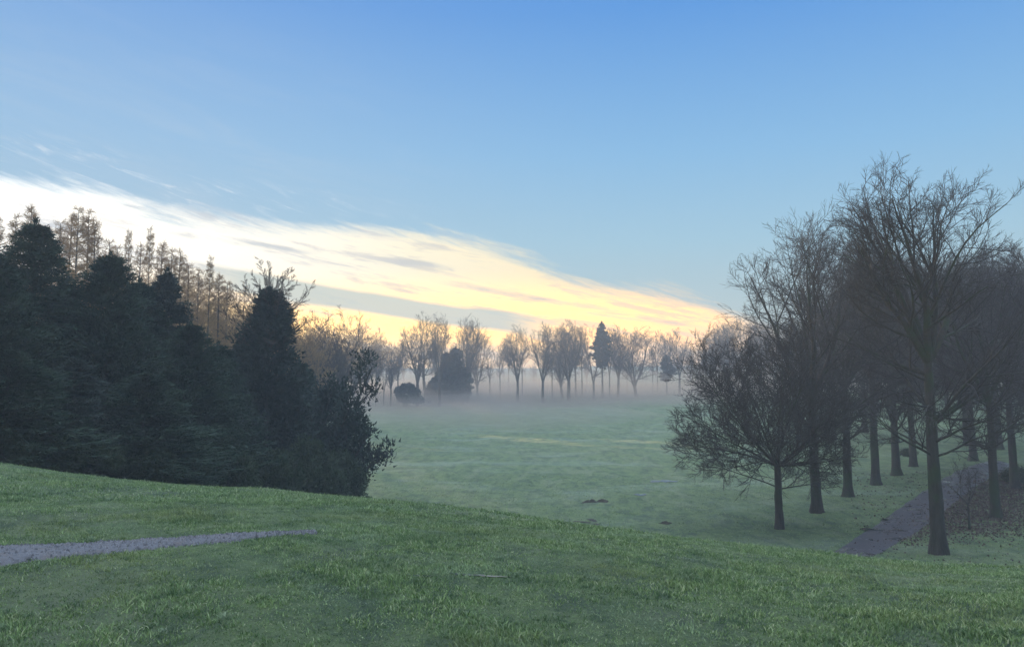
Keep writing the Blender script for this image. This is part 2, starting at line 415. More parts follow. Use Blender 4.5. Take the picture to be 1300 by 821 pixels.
n_c3 = noise(nt, pos, 4.5, 6, .8); col = mix(nt, mth(nt, 'MULTIPLY', sstep(nt, n_c3, .5, .6), .5), col, (.05,.09,.045))
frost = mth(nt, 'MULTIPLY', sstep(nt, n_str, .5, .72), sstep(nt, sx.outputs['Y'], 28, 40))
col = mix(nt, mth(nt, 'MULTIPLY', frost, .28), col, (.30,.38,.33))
mpb = nd(nt, 'ShaderNodeMapping'); mpb.inputs['Rotation'].default_value = (0, 0, .67); mpb.inputs['Scale'].default_value = (.12, 1.3, .1); nt.links.new(pos, mpb.inputs[0])
# grazing sunlight painted into the turf as yellow strips across the meadow
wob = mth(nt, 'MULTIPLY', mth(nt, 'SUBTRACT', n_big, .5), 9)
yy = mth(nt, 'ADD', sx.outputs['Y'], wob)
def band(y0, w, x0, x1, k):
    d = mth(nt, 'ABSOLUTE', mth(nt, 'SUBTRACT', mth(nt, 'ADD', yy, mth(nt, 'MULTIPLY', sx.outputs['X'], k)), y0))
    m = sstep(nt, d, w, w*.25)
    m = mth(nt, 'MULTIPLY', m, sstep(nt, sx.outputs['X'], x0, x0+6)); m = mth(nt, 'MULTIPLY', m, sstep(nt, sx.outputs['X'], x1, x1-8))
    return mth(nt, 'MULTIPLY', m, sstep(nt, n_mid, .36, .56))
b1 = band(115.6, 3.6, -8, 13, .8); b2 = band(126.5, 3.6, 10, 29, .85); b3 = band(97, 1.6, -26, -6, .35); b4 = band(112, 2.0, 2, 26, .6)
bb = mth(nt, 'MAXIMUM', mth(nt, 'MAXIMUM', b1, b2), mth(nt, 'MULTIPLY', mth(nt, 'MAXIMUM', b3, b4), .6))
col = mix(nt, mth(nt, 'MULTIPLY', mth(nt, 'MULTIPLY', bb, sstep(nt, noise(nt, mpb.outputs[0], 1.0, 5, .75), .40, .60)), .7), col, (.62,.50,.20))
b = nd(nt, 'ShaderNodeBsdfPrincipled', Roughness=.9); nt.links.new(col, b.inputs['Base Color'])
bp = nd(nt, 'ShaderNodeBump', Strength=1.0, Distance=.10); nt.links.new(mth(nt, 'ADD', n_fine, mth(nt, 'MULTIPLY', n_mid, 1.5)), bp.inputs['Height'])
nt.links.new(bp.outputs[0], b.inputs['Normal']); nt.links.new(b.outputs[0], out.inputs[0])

def asphalt(name, c1, c2, rough, wet):
    m, nt, out = newmat(name)
    g = nt.nodes.new('ShaderNodeNewGeometry'); p = g.outputs['Position']
    n1 = noise(nt, p, 16, 9, .95); n2 = noise(nt, p, .7, 4, .6); n3 = noise(nt, p, 3.5, 4, .6)
    col = ramp(nt, n1, [(.36, c1), (.62, c2), (.72, tuple(min(1, q*2.2) for q in c2))])
    col = mix(nt, mth(nt, 'MULTIPLY', sstep(nt, n3, .5, .68), .4), col, (.11,.085,.07))
    b = nd(nt, 'ShaderNodeBsdfPrincipled'); nt.links.new(col, b.inputs['Base Color'])
    w = sstep(nt, n2, .52, .62)
    rr = mth(nt, 'SUBTRACT', rough, mth(nt, 'MULTIPLY', w, wet)); nt.links.new(rr, b.inputs['Roughness'])
    bp = nd(nt, 'ShaderNodeBump', Strength=.5, Distance=.01); nt.links.new(n1, bp.inputs['Height']); nt.links.new(bp.outputs[0], b.inputs['Normal'])
    nt.links.new(b.outputs[0], out.inputs[0]); return m
TAR = asphalt('gritty_tarmac', (.045,.046,.054), (.15,.152,.172), .75, .15)
TAR2 = asphalt('damp_tarmac', (.035,.033,.042), (.085,.08,.096), .5, .40)

path_edges = []
def path_strip(name, left, right, mat, n=90, across=8):
    """left / right: matching edge points on the ground, resampled; lies just above the turf with a shallow camber"""
    def res(p):
        p = np.array(p); s = np.concatenate([[0], np.cumsum(np.linalg.norm(np.diff(p, axis=0), axis=1))])
        q = np.linspace(0, s[-1], n); r = np.stack([np.interp(q, s, p[:, 0]), np.interp(q, s, p[:, 1])], 1)
        for _ in range(6): r[1:-1] = (r[:-2]+2*r[1:-1]+r[2:])/4
        return r
    A, B = res(left), res(right)
    rng = np.random.default_rng(5)
    wv = lambda: .03*np.sin(np.arange(n)*.31+rng.random()*6)+.02*np.sin(np.arange(n)*.83+rng.random()*6)+.025*rng.normal(size=n)
    W = norm(B-A); A = A-W*wv()[:, None]; B = B+W*wv()[:, None]
    u = np.linspace(0, 1, across+1)
    XY = A[:, None]*(1-u)[None, :, None]+B[:, None]*u[None, :, None]
    z = H(XY[..., 0], XY[..., 1])+.03*np.sin(u*PI)[None]+.0
    z[:, 0] -= .05; z[:, -1] -= .05
    V = np.concatenate([XY, z[..., None]], -1).reshape(-1, 3)
    i = np.arange(n*(across+1)).reshape(n, across+1)
    F = np.stack([i[:-1, :-1], i[:-1, 1:], i[1:, 1:], i[1:, :-1]], -1).reshape(-1, 4)
    path_edges.append((A, B))
    return tag(build(name, V, F, mat), kind='structure')
# path on the near slope: from the left edge of view over the brow
L1 = [ground(*p) for p in [(-260,700),(-120,697),(0,692),(100,688),(200,683),(300,678),(360,676.5),(398,675.2)]]
R1 = [ground(*p) for p in [(-260,760),(-120,735),(0,716),(100,706),(200,696),(300,686.5),(360,680.5),(402,676.6)]]
path_strip('path', L1, R1, TAR)
# path in the hollow running in under the avenue
def vg(px, Y): return at(px, Y)
L2 = [ground(*p, 22) for p in [(1040,709),(1057,699),(1085,682),(1110,666),(1140,645),(1165,627),(1190,610),(1212,598),(1232,590),(1256,583)]]
R2 = [ground(*p, 22) for p in [(1070,724),(1100,709),(1124,697),(1150,684),(1174,668),(1198,650),(1218,633),(1242,616),(1266,603),(1296,592)]]
path_strip('path', L2, R2, TAR2)

# ------------------------------------------------------------------ grass blades (stuff)
def inside_path(x, y):
    m = np.zeros(len(x), bool)
    for A, B in path_edges:
        for i in range(0, len(A)-1, 2):
            j = min(i+2, len(A)-1)
            quad = [A[i], A[j], B[j], B[i]]
            s = np.ones(len(x), bool); t = np.ones(len(x), bool)
            for k in range(4):
                p, q = quad[k], quad[(k+1) % 4]
                cr = (q[0]-p[0])*(y-p[1])-(q[1]-p[1])*(x-p[0])
                s &= cr > 0; t &= cr < 0
            m |= s | t
    return m
gx = np.sinh(np.linspace(-1, 1, 641)*5.6); gx = gx/gx[-1]*620
gy = np.concatenate([np.linspace(-40, -2, 12)[:-1], np.linspace(-2, 60, 380)[:-1], 60*np.exp(np.linspace(0, 1, 180)*math.log(880/60))])
X, Y = np.meshgrid(gx, gy); Z = H(X, Y)
fl_ = inside_path(X.ravel(), Y.ravel()).reshape(X.shape); Z = Z-.07*fl_
ny, nx = X.shape; idx = np.arange(nx*ny).reshape(ny, nx)
F = np.stack([idx[:-1, :-1], idx[:-1, 1:], idx[1:, 1:], idx[1:, :-1]], -1).reshape(-1, 4)
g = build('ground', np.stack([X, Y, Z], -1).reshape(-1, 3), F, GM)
tag(g, kind='structure')

def fnoise(x, y, f, ph=0):
    return (np.sin(x*f+ph+1.7*np.sin(y*f*.7+ph))*np.sin(y*f*1.1+ph*2+1.3*np.sin(x*f*.6))
            + .5*np.sin(x*f*2.3+y*f*1.9+ph*3)+.35*np.sin(x*f*4.1-y*f*3.3+ph))/1.85
GB, nt, out = newmat('grass_blades')
g_ = nt.nodes.new('ShaderNodeNewGeometry'); p_ = g_.outputs['Position']
c1 = ramp(nt, g_.outputs['Random Per Island'], [(0, (.08,.145,.045)), (.45, (.18,.29,.095)), (.8, (.29,.41,.16)), (1, (.50,.54,.33))])
c1 = mix(nt, mth(nt, 'MULTIPLY', sstep(nt, noise(nt, p_, 1.3, 4, .6), .45, .68), .65), c1, (.07,.14,.055))
c1 = mix(nt, mth(nt, 'MULTIPLY', sstep(nt, noise(nt, p_, .35, 4, .6), .5, .68), .5), c1, (.24,.27,.10))
c1 = mix(nt, mth(nt, 'MULTIPLY', sstep(nt, noise(nt, p_, 2.7, 3, .6), .58, .72), .5), c1, (.34,.42,.32))
c1 = mix(nt, mth(nt, 'MULTIPLY', sstep(nt, noise(nt, p_, 5.5, 4, .7), .5, .62), .7), c1, (.045,.10,.045))
c1 = mix(nt, mth(nt, 'MULTIPLY', sstep(nt, noise(nt, p_, .9, 5, .7), .53, .66), .4), c1, (.32,.42,.26))
b = nd(nt, 'ShaderNodeBsdfPrincipled', Roughness=.6); nt.links.new(c1, b.inputs['Base Color'])
tl = nd(nt, 'ShaderNodeBsdfTranslucent'); nt.links.new(c1, tl.inputs[0])
ms = nd(nt, 'ShaderNodeMixShader', Fac=.25); nt.links.new(b.outputs[0], ms.inputs[1]); nt.links.new(tl.outputs[0], ms.inputs[2]); nt.links.new(ms.outputs[0], out.inputs[0])
def blades(name, N, y0, y1, seed, hh, ww, xm=.85, dens=1.0, pw=1.0):
    rng = np.random.default_rng(seed)
    y = y0+(y1-y0)*rng.random(N)**pw
    x = (rng.random(N)*2-1)*(xm*y+3)
    k = rng.random(N) < .95+.3*fnoise(x, y, 1.9, seed)
    x, y = x[k], y[k]
    k = ~inside_path(x, y); x, y = x[k], y[k]
    N = len(x); z = H(x, y)
    tuft = np.clip(.75+.55*fnoise(x, y, 1.4, 2)+.4*fnoise(x, y, 5.5, 4), .5, 2.1)
    h = hh*rng.lognormal(0, .32, N)*tuft; w = ww*rng.uniform(.6, 1.3, N)
    a = rng.random(N)*2*PI; sd = np.stack([np.cos(a), np.sin(a), np.zeros(N)], 1)*w[:, None]
    b = rng.random(N)*2*PI; ln = rng.uniform(.15, .9, N)
    lean = np.stack([np.cos(b)*ln, np.sin(b)*ln, np.ones(N)], 1)
    base = np.stack([x, y, z-.01], 1)
    mid = base+lean*(h*.55)[:, None]*[.7, .7, 1]; tip = base+lean*[1.25, 1.25, .85]*h[:, None]
    V = np.stack([base-sd, base+sd, mid+sd*.7, mid-sd*.7, tip], 1).reshape(-1, 3)
    i = np.arange(N)[:, None]*5
    o = build(name, V, [i+np.array([[0, 1, 2, 3]]), i+np.array([[3, 2, 4]])], GB, smooth=True)
    return tag(o, 'short damp green grass covering the near slope', 'grass', kind='stuff')
blades('grass', 850000, 2.5, 13, 11, .036, .0045, dens=1)
blades('grass', 330000, 12, 30, 12, .052, .008)
blades('grass', 200000, 26, 75, 13, .06, .018, .8)
print('ground', time.time()-T0)

# ------------------------------------------------------------------ right side: avenue trees
small = bare_tree('round_tree', 3, 8, 2.55, .15, ((-.6, 0, 4.1), (4.0, 3.6, 4.1)), leaders=15, limbs=9, limb_ang=30,
                  trunk_to=.96, sub=(8, 7, 5), wig=.045, trop=.012, twig=TWIG, rmin=.006, limb_t0=.08, drop_low=4,
                  first=[(i_*2.4, (8, 20, 30, 40, 48, 55, 60, 66, 70, 74, 78, 82, 68, 84, 50)[i_], 1) for i_ in range(15)])
x, y = ground(990, 671)
place(small, x, y, top_h(404, x, y), 8.2, .1, label='low round bare tree with fanning branches at the meadow end of the avenue', group=None)
big = bare_tree('bare_tree', 8, 14.5, 7.2, .27, ((0, 0, 8.6), (4.4, 4.2, 6.2)), leaders=6, limbs=8, limb_ang=40, trunk_to=.9, btaper=.5,
                sub=(8, 7, 5), wig=.085, trop=.03, rmin=.0062, first=[(PI, 24, 1), (.3, 26, 1), (1.7, 14, 1), (-.1, 42, 1), (3.4, 40, 1), (4.6, 18, 1)], limb_t0=.12, drop_low=13, low0=.44)
x, y = ground(1193, 703)
place(big, x, y, top_h(203, x, y), 14.9, .0, label='tall forked bare tree beside the near end of the damp path, algae on its bark')
av = [bare_tree('bare_tree', 20+i, 15, 5.6+.5*i, (.27, .25, .26)[i], ((0, 0, 8.8), ((4.5, 4.4, 6.4), (4.2, 4.4, 6.4), (4.6, 4.2, 6.3))[i]), leaders=(4, 5, 4)[i], lead_ang=24, btaper=.4,
        limbs=8, limb_ang=42, trunk_to=.9, sub=(8, 7, 5), wig=.075, trop=.045, droop=(.04, .07, .03)[i], twig=(TWIG, TWIG_P, TWIG_P)[i], rmin=.0075, drop_low=13, low0=.5) for i in range(3)]
print('avenue protos', time.time()-T0)
rngp = np.random.default_rng(77)
AVL = [(1037,650,262,0,'bare tree with a thick straight trunk just behind the low round tree'),
       (1077,630,285,1,'second trunk of the left avenue row, swelling wide at its foot'),
       (1112,615,300,2,'third trunk of the left avenue row, with small shoots at its foot'),
       (1138,603,305,0,'fourth trunk of the left avenue row, leaning slightly left above its foot'),
       (1160,592,318,1,'fifth trunk of the left avenue row, last one clear of the big forked tree'),
       (1264,657,310,2,'bare tree right of the damp path with its dark trunk by the grass edge'),
       (1236,585,320,0,'bare tree standing where the path disappears under the branches'),
       (1289,620,296,1,'bare tree at the right edge of the photo, on the leaf-strewn ground')]
for px, py, tp, v, lb in AVL:
    x, y = ground(px, py)
    place(av[v], x, y, top_h(tp, x, y), 15.2, rngp.random()*6, label=lb, group='avenue trees along the damp path')
# trees of the wood behind the avenue
wood = [(1010,98,405,0),(1055,110,372,1),(1095,118,345,2),(1132,104,322,0),(1178,112,318,1),(1222,98,322,1),(1262,92,318,2),
        (1305,72,318,1),(1340,58,322,2),(1318,95,320,0),(1362,76,325,1),(1395,60,318,2),(1430,80,322,0),(1200,140,350,1),(1110,150,375,2),(1150,160,375,0),(1250,150,350,1),
        (1065,165,395,1),(1030,140,405,2),(1330,130,335,2),(1470,60,310,2)]
for px, Y, tp, v in wood:
    x, y = at(px, Y)
    place(av[v], x, y, top_h(tp, x, y), 15.2, rngp.random()*6, label='bare twiggy tree in the wood massed behind the avenue', group='bare trees massed behind the avenue')
# sapling
sap = bare_tree('sapling', 41, 4, 1.5, .06, ((0, 0, 2.7), (1.0, 1.0, 1.6)), leaders=2, limbs=7, trunk_to=.95, sub=(5, 4), wig=.09, rmin=.007)
x, y = ground(1231, 672)
place(sap, x, y, 4.2, 4.2, 1., label='thin sapling on the grass right of the damp path', cat='sapling')
# low brambles by right edge
for i, (px, py, w, h, lb) in enumerate([(1292,612,1.6,1.3,'low bramble clump by the right edge of the photo'),(1150,578,1.5,.9,'low bramble clump beyond the fifth avenue trunk')]):
    s = shrub('bramble', 60+i, w, w*.8, h, n=5000, size=.09)
    x, y = ground(px, py); place(s, x, y, h, h, 0, label=lb, cat='shrub')

# ------------------------------------------------------------------ far row across the meadow
upr = [bare_tree('bare_tree', 100+i, 20, 5.2, .32, ((0, 0, 11.6), ((4.4, 4.4, 9.2), (3.7, 3.7, 9.2), (4.9, 4.7, 8.8), (3.3, 3.3, 9.0))[i]), leaders=(4, 5, 3, 4)[i], lead_ang=13,
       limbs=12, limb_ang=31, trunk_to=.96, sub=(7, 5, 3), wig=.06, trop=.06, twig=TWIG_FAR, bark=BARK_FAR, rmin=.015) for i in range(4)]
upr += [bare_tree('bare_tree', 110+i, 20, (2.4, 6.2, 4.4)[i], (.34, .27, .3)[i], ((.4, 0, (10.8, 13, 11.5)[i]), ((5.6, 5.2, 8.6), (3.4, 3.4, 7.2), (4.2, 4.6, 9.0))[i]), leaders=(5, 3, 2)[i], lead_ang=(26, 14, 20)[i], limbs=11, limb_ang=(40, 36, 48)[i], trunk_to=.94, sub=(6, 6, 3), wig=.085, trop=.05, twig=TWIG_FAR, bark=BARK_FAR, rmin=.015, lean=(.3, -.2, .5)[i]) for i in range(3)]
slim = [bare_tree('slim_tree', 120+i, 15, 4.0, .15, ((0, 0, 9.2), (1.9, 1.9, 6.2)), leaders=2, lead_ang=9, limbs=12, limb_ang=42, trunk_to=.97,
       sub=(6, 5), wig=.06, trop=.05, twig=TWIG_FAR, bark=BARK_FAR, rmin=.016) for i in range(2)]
FR = [  # px, base, top, kind, sx factor, label
 (477,516,446,'s',1,'thin bare tree nearest the left wood in the far row'),
 (487,515,448,'s',1,'second thin bare tree from the left wood in the far row'),
 (496,515,432,'u',.7,'bare tree with a paired trunk left of the round clipped bush'),
 (505,511,425,'u',.7,'bare tree rising directly above the round clipped bush'),
 (530,516,398,'u',1,'tall broad bare tree at the right side of the round clipped bush'),
 (541,510,394,'u',1,'tall bare tree just right of the broad one by the clipped bush'),
 (558,515,396,'u',.85,'tall bare tree with a pale straight trunk left of the dark evergreens'),
 (594,511,396,'u',1,'tall bare tree rising from the right flank of the dark evergreens'),
 (607,506,412,'u',.8,'bare tree with a bent trunk just right of the dark evergreens'),
 (622,506,432,'s',1,'thin bare tree between the bent trunk and the first slender V-shaped crown'),
 (635,504,428,'u',.7,'small slender V-shaped bare tree in the gap right of the dark evergreens'),
 (657,510,410,'u',1,'broad bare tree with a low left branch, left of the straight thick trunk'),
 (663,503,420,'s',1,'thin bare tree close behind the broad one with a low left branch'),
 (689,511,407,'u',.95,'bare tree with the straightest thick trunk in the middle of the far row'),
 (701,505,432,'s',1,'short thin bare tree right of the straight thick trunk'),
 (714,505,408,'u',.9,'first bare tree of the dense clump left of the dark conifer'),
 (722,509,404,'u',1.1,'tallest bare tree of the dense clump left of the dark conifer'),
 (731,503,412,'u',.8,'bare tree in the dense clump, just right of its tallest member'),
 (739,503,414,'s',1,'thin bare tree at the right of the dense clump'),
 (754,507,409,'u',.8,'bare tree directly left of the dark conifer'),
 (774,503,415,'s',1,'thin bare tree directly right of the dark conifer'),
 (785,504,409,'u',.95,'bare tree second to the right of the dark conifer'),
 (808,503,412,'u',1.1,'wide bare tree in the right half of the far row, a gap after it'),
 (829,500,432,'s',1,'thin bare tree second left of the small pine'),
 (835,499,418,'s',1,'taller thin bare tree directly left of the small pine'),
 (863,501,414,'u',.95,'last freestanding bare tree of the far row, right of the small pine'),
 (886,498,436,'u',1.1,'bare tree left of the low round tree outline, lower than its neighbours'),
 (903,498,420,'u',1.2,'bare tree seen just above the left branches of the low round tree'),
 (922,499,404,'u',1.25,'tall bare tree behind the left crown of the low round tree'),
 (943,499,398,'u',1.2,'tall bare tree behind the top of the low round tree'),
 (966,500,402,'u',1.2,'bare tree hidden mostly behind the crown of the low round tree')]
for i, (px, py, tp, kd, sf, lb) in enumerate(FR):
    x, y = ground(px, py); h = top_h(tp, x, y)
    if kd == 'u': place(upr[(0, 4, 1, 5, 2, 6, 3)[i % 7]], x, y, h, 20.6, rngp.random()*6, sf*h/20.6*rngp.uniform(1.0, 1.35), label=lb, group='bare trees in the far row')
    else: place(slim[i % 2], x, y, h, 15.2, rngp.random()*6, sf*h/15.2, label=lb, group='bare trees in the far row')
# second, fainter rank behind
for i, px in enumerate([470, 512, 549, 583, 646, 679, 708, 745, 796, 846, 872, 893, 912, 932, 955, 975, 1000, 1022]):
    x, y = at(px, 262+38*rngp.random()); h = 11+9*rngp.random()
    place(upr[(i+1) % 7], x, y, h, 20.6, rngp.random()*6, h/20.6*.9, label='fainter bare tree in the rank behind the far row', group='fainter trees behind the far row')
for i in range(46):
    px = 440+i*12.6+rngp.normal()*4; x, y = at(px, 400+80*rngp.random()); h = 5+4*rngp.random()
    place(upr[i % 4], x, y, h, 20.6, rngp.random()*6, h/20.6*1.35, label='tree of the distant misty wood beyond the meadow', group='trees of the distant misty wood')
con_far = conifer('dark_conifer', 140, 20, 2.7, base=.42, nb=260, per=40, top_pow=.62, droop=-.2, leaf=LEAF2, size=.5, width=.12, lump=.35, gap=.2, trunk_r=.3)
x, y = ground(765, 505); h = top_h(407, x, y); place(con_far, x, y, h, 20, 0, label='dark narrow conifer standing in the right half of the far row')
pine = conifer('small_pine', 141, 10, 2.4, base=.35, nb=150, per=30, top_pow=.7, droop=0, leaf=LEAF2, size=.45, width=.10, lump=.4, gap=.25)
x, y = ground(847, 501); h = top_h(449, x, y); place(pine, x, y, h, 10, 0, label='small dark pine in the far row left of the last freestanding bare tree')
for i, (px, py, tp, lb) in enumerate([(566,512,446,'left one of the dark evergreens swallowed by mist in the far row'),(578,511,439,'right one of the dark evergreens swallowed by mist in the far row')]):
    c = conifer('evergreen', 142+i, 14, 3.3, nb=300, per=36, top_pow=.55, droop=.1, leaf=LEAF2, size=.5, width=.12, lump=.4)
    x, y = ground(px, py); h = top_h(tp, x, y); place(c, x, y, h, 14, 0, label=lb)
x, y = ground(516, 516); hb = top_h(487, x, y)
rb = shrub('clipped_bush', 150, 3.5, 2.6, hb, LEAF2, n=16000, size=.35, legs=1.2, lumps=40); place(rb, x, y, hb, hb, 0, label='round clipped dark bush on short stems at the left end of the far row', cat='bush')
for i, (px, py, tp, w) in enumerate([(590, 509, 462, 2.6), (553, 512, 478, 2.4)]):
    x, y = ground(px, py); hb = top_h(tp, x, y)
    s = shrub('bush', 152+i, w, w, hb, LEAF2, n=9000, size=.4, lumps=22)
    place(s, x, y, hb, hb, 0, label=('misty evergreen bush right of the two dark evergreens', 'low misty evergreen bush left of the two dark evergreens')[i], cat='bush')
print('far row', time.time()-T0)

# ------------------------------------------------------------------ left wood
con = [conifer('dark_conifer', 200+i, 13, (4.2, 4.5, 3.9)[i], nb=(620, 660, 600)[i], per=84, top_pow=(.66, .72, .8)[i], droop=(-.12, .05, -.2)[i], leaf=(LEAF, LEAF, LEAF2)[i], lump=(.22, .26, .2)[i], size=.22, width=.045) for i in range(3)]
CN = [(-70,33,330,0,1.2,'dark conifer partly outside the left edge of the photo'),
      (-20,34,318,1,1.1,'dark conifer cut by the left edge of the photo'),
      (34,37,276,0,1.0,'tallest dark conifer of the left wood, near the left edge'),
      (78,40,352,2,1.1,'low dark conifer in the dip right of the tallest one'),
      (133,39,320,1,1.05,'broad dark conifer with the second highest top of the left wood'),
      (172,42,352,0,1.0,'dark conifer filling the shoulder between two higher tops'),
      (207,43,340,2,1.05,'narrow-topped dark conifer left of the bare ochre gap'),
      (240,41,408,1,1.1,'lower dark conifer stepping down toward the spiky-topped conifer'),
      (276,45,432,0,1.1,'lowest dark conifer just left of the spiky-topped conifer'),
      (306,50,425,2,1.0,'dark conifer pressed against the left flank of the spiky-topped conifer'),
      (10,31,440,1,1.0,'short dark conifer in front of the tallest one'),
      (95,34,450,2,1.1,'short dark conifer at the front, below the dip of the skyline'),
      (185,36,470,1,1.1,'short dark conifer at the front, below the narrow-topped one'),
      (380,56,455,0,1.0,'dark conifer hidden behind the right flank of the spiky-topped conifer')]
for px, Y, tp, v, sf, lb in CN:
    x, y = at(px, Y); h = top_h(tp, x, y)
    place(con[v], x, y, h, 13, rngp.random()*6, sf*max(h/13, .8), label=lb, group='dark conifers of the left wood')
x, y = at(340, 49); h = top_h(372, x, y)
ced = conifer('spiky_conifer', 210, h, 3.1, nb=620, per=62, top_pow=.55, droop=.12, leaf=LEAF2, lump=.2, size=.28, width=.06, bare_top=2.6)
place(ced, x, y, h, h, 2.6, label='dark conifer crowned by bare arching branches, tallest at the right of the left wood')
x, y = at(388, 52); h = top_h(440, x, y)
ob = open_bush('open_evergreen', 220, 8.6, 2.9); place(ob, x, y, 8.6*h/8.6, 8.6, 0, label='open evergreen with fanning bare stems leaning out over the meadow')
SH = [(436,50,572,2.3,'low leafy shrub at the meadow end of the left wood'),(392,47,560,2.6,'leafy shrub under the open fanning evergreen'),(350,44,572,2.2,'leafy shrub below the spiky-topped conifer'),
      (296,41,560,2.3,'leafy shrub below the lowest dark conifer'),(240,38,566,2.2,'leafy shrub at the brow in the middle of the left wood'),(180,35,560,2.2,'leafy shrub at the brow below the narrow-topped conifer'),
      (120,33,555,2.1,'leafy shrub at the brow below the broad conifer'),(55,31,548,2.0,'leafy shrub at the brow near the left edge'),(-10,30,540,2.1,'leafy shrub at the brow cut by the left edge')]
shp = [shrub('shrub', 230+i, 2.4, 2.0, 3.0, LEAF3, n=26000, size=.13, lumps=34) for i in range(2)]
for i, (px, Y, tp, w, lb) in enumerate(SH):
    x, y = at(px, Y); h = max(top_h(tp, x, y), 1.5)
    place(shp[i % 2], x, y, h, 3.0, rngp.random()*6, w/2.4, label=lb, cat='shrub', group='leafy shrubs along the foot of the left wood')
lar = [larch('larch', 240+i, 18, (3.2, 3.7, 3.0)[i]) for i in range(3)]
LA = [(-40,62,285),(-14,60,272),(8,64,268),(26,60,256),(48,66,284),(66,62,276),(80,64,268),(91,61,259),(102,64,262),(114,62,276),(128,66,300),(141,63,308),(157,66,289),(170,70,306),(183,64,285),
      (198,67,304),(211,66,312),(223,68,314),(236,70,330),(248,72,338),(262,68,322),(275,72,345),(287,76,354)]
for i, (px, Y, tp) in enumerate(LA):
    x, y = at(px, Y); h = top_h(tp, x, y)
    nm = ['at the extreme left, outside the frame edge', 'cut by the left edge', 'first inside the left edge', 'tallest at the far left, over the tallest conifer'][i] if i < 4 else None
    if nm is None:
        k = i-4
        nm = ['just right of the tallest conifer top', 'left of the dense tall larch clump', 'left member of the dense tall larch clump', 'tallest of the dense clump right of the highest conifer', 'close right of the clump\'s tallest top',
              'right shoulder of the dense tall larch clump', 'low over the broad conifer, left side', 'low over the broad conifer, right side', 'slim isolated top right of the broad conifer',
              'lower top between two slim isolated ones', 'slim top standing highest between the broad and narrow conifers', 'first right of the second slim top', 'over the narrow-topped conifer, left side',
              'over the narrow-topped conifer, right side', 'short, at the left of the ochre gap', 'short, in the left of the ochre gap', 'slim bare pole standing highest in the ochre gap', 'short, right of the slim bare pole', 'last and lowest before the spiky-topped conifer'][k]
    place(lar[i % 3], x, y, h, 18, rngp.random()*6, (1.0 if i not in (12, 14, 20) else .6), label='bare larch '+nm, group='bare larches behind the dark conifers')
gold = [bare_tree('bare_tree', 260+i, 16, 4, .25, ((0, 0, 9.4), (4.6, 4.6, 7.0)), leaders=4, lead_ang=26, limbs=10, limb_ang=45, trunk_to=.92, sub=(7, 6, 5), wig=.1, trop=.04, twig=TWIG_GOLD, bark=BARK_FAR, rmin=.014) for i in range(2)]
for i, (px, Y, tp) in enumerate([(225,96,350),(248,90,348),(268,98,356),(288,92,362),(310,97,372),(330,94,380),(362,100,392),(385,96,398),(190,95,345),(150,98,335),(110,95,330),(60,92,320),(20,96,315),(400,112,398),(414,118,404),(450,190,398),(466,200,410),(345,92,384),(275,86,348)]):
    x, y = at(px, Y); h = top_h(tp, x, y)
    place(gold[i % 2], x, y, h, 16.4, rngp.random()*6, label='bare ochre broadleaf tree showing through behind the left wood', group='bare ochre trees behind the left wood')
oak = bare_tree('oak_tree', 270, 17, 5.0, .55, ((0, 0, 11.2), (5.0, 4.6, 5.8)), leaders=4, lead_ang=38, limbs=8, limb_ang=52, trunk_to=.9, sub=(7, 6, 5), wig=.17, trop=.03, twig=TWIG_FAR, bark=BARK_FAR, rmin=.013, drop_low=2)
x, y = at(436, 105); place(oak, x, y, top_h(387, x, y), 17.1, 1.2, label='gnarled spreading bare oak against the yellow sky right of the spiky-topped conifer')
x, y = at(398, 100); place(oak, x, y, top_h(404, x, y), 17.1, 3.3, label='smaller gnarled bare tree between the spiky-topped conifer and the oak')
for i in range(7):
    x, y = at(395+i*14, 195+18*rngp.random()); place(upr[i % 4], x, y, 13+4*rngp.random(), 20.6, rngp.random()*6, .75, label='low bare thicket tree behind the oak and the open evergreen', group='thicket trees behind the oak')
print('left wood', time.time()-T0)

# ------------------------------------------------------------------ small things on the meadow
SOIL, nt, out = newmat('dark_soil')
g_ = nt.nodes.new('ShaderNodeNewGeometry')
b = nd(nt, 'ShaderNodeBsdfPrincipled', Roughness=.95); nt.links.new(ramp(nt, noise(nt, g_.outputs['Position'], 14, 5, .7), [(.3, (.018,.017,.014)), (.7, (.06,.055,.04))]), b.inputs['Base Color']); nt.links.new(b.outputs[0], out.inputs[0])
WATER, nt, out = newmat('puddle_water')
b = nd(nt, 'ShaderNodeBsdfPrincipled', Roughness=.16, IOR=1.33); b.inputs['Base Color'].default_value = (.03,.035,.035,1)
b.inputs['Specular IOR Level'].default_value = .9
nt.links.new(b.outputs[0], out.inputs[0])
def mound(name, x, y, rx, ry, h, seed):
    h *= .62; rx *= .85; ry *= .85
    rng = np.random.default_rng(seed); n, m = 36, 10
    a = np.arange(n)/n*2*PI; r = np.linspace(0, 1, m+1)[1:]
    A, Rr = np.meshgrid(a, r); w = 1+.25*np.sin(A*3+seed)+.12*np.sin(A*7+seed*2)
    X = x+np.cos(A)*Rr*rx*w; Y = y+np.sin(A)*Rr*ry*w
    Z = H(X, Y)+h*(1-Rr**1.6)*(1+.35*np.sin(A*4+Rr*9+seed))+.10*h*rng.normal(size=A.shape)*(1-Rr)-.02*Rr
    V = np.concatenate([[[x, y, float(H(x, y))+h*1.05]], np.stack([X, Y, Z], -1).reshape(-1, 3)])
    idx = 1+np.arange(n*m).reshape(m, n); q = np.stack([idx[:-1], np.roll(idx[:-1], -1, 1), np.roll(idx[1:], -1, 1), idx[1:]], -1).reshape(-1, 4)
    t = np.stack([np.zeros(n, int), idx[0], np.roll(idx[0], -1)], -1)
    return build(name, V, [q, t], SOIL)
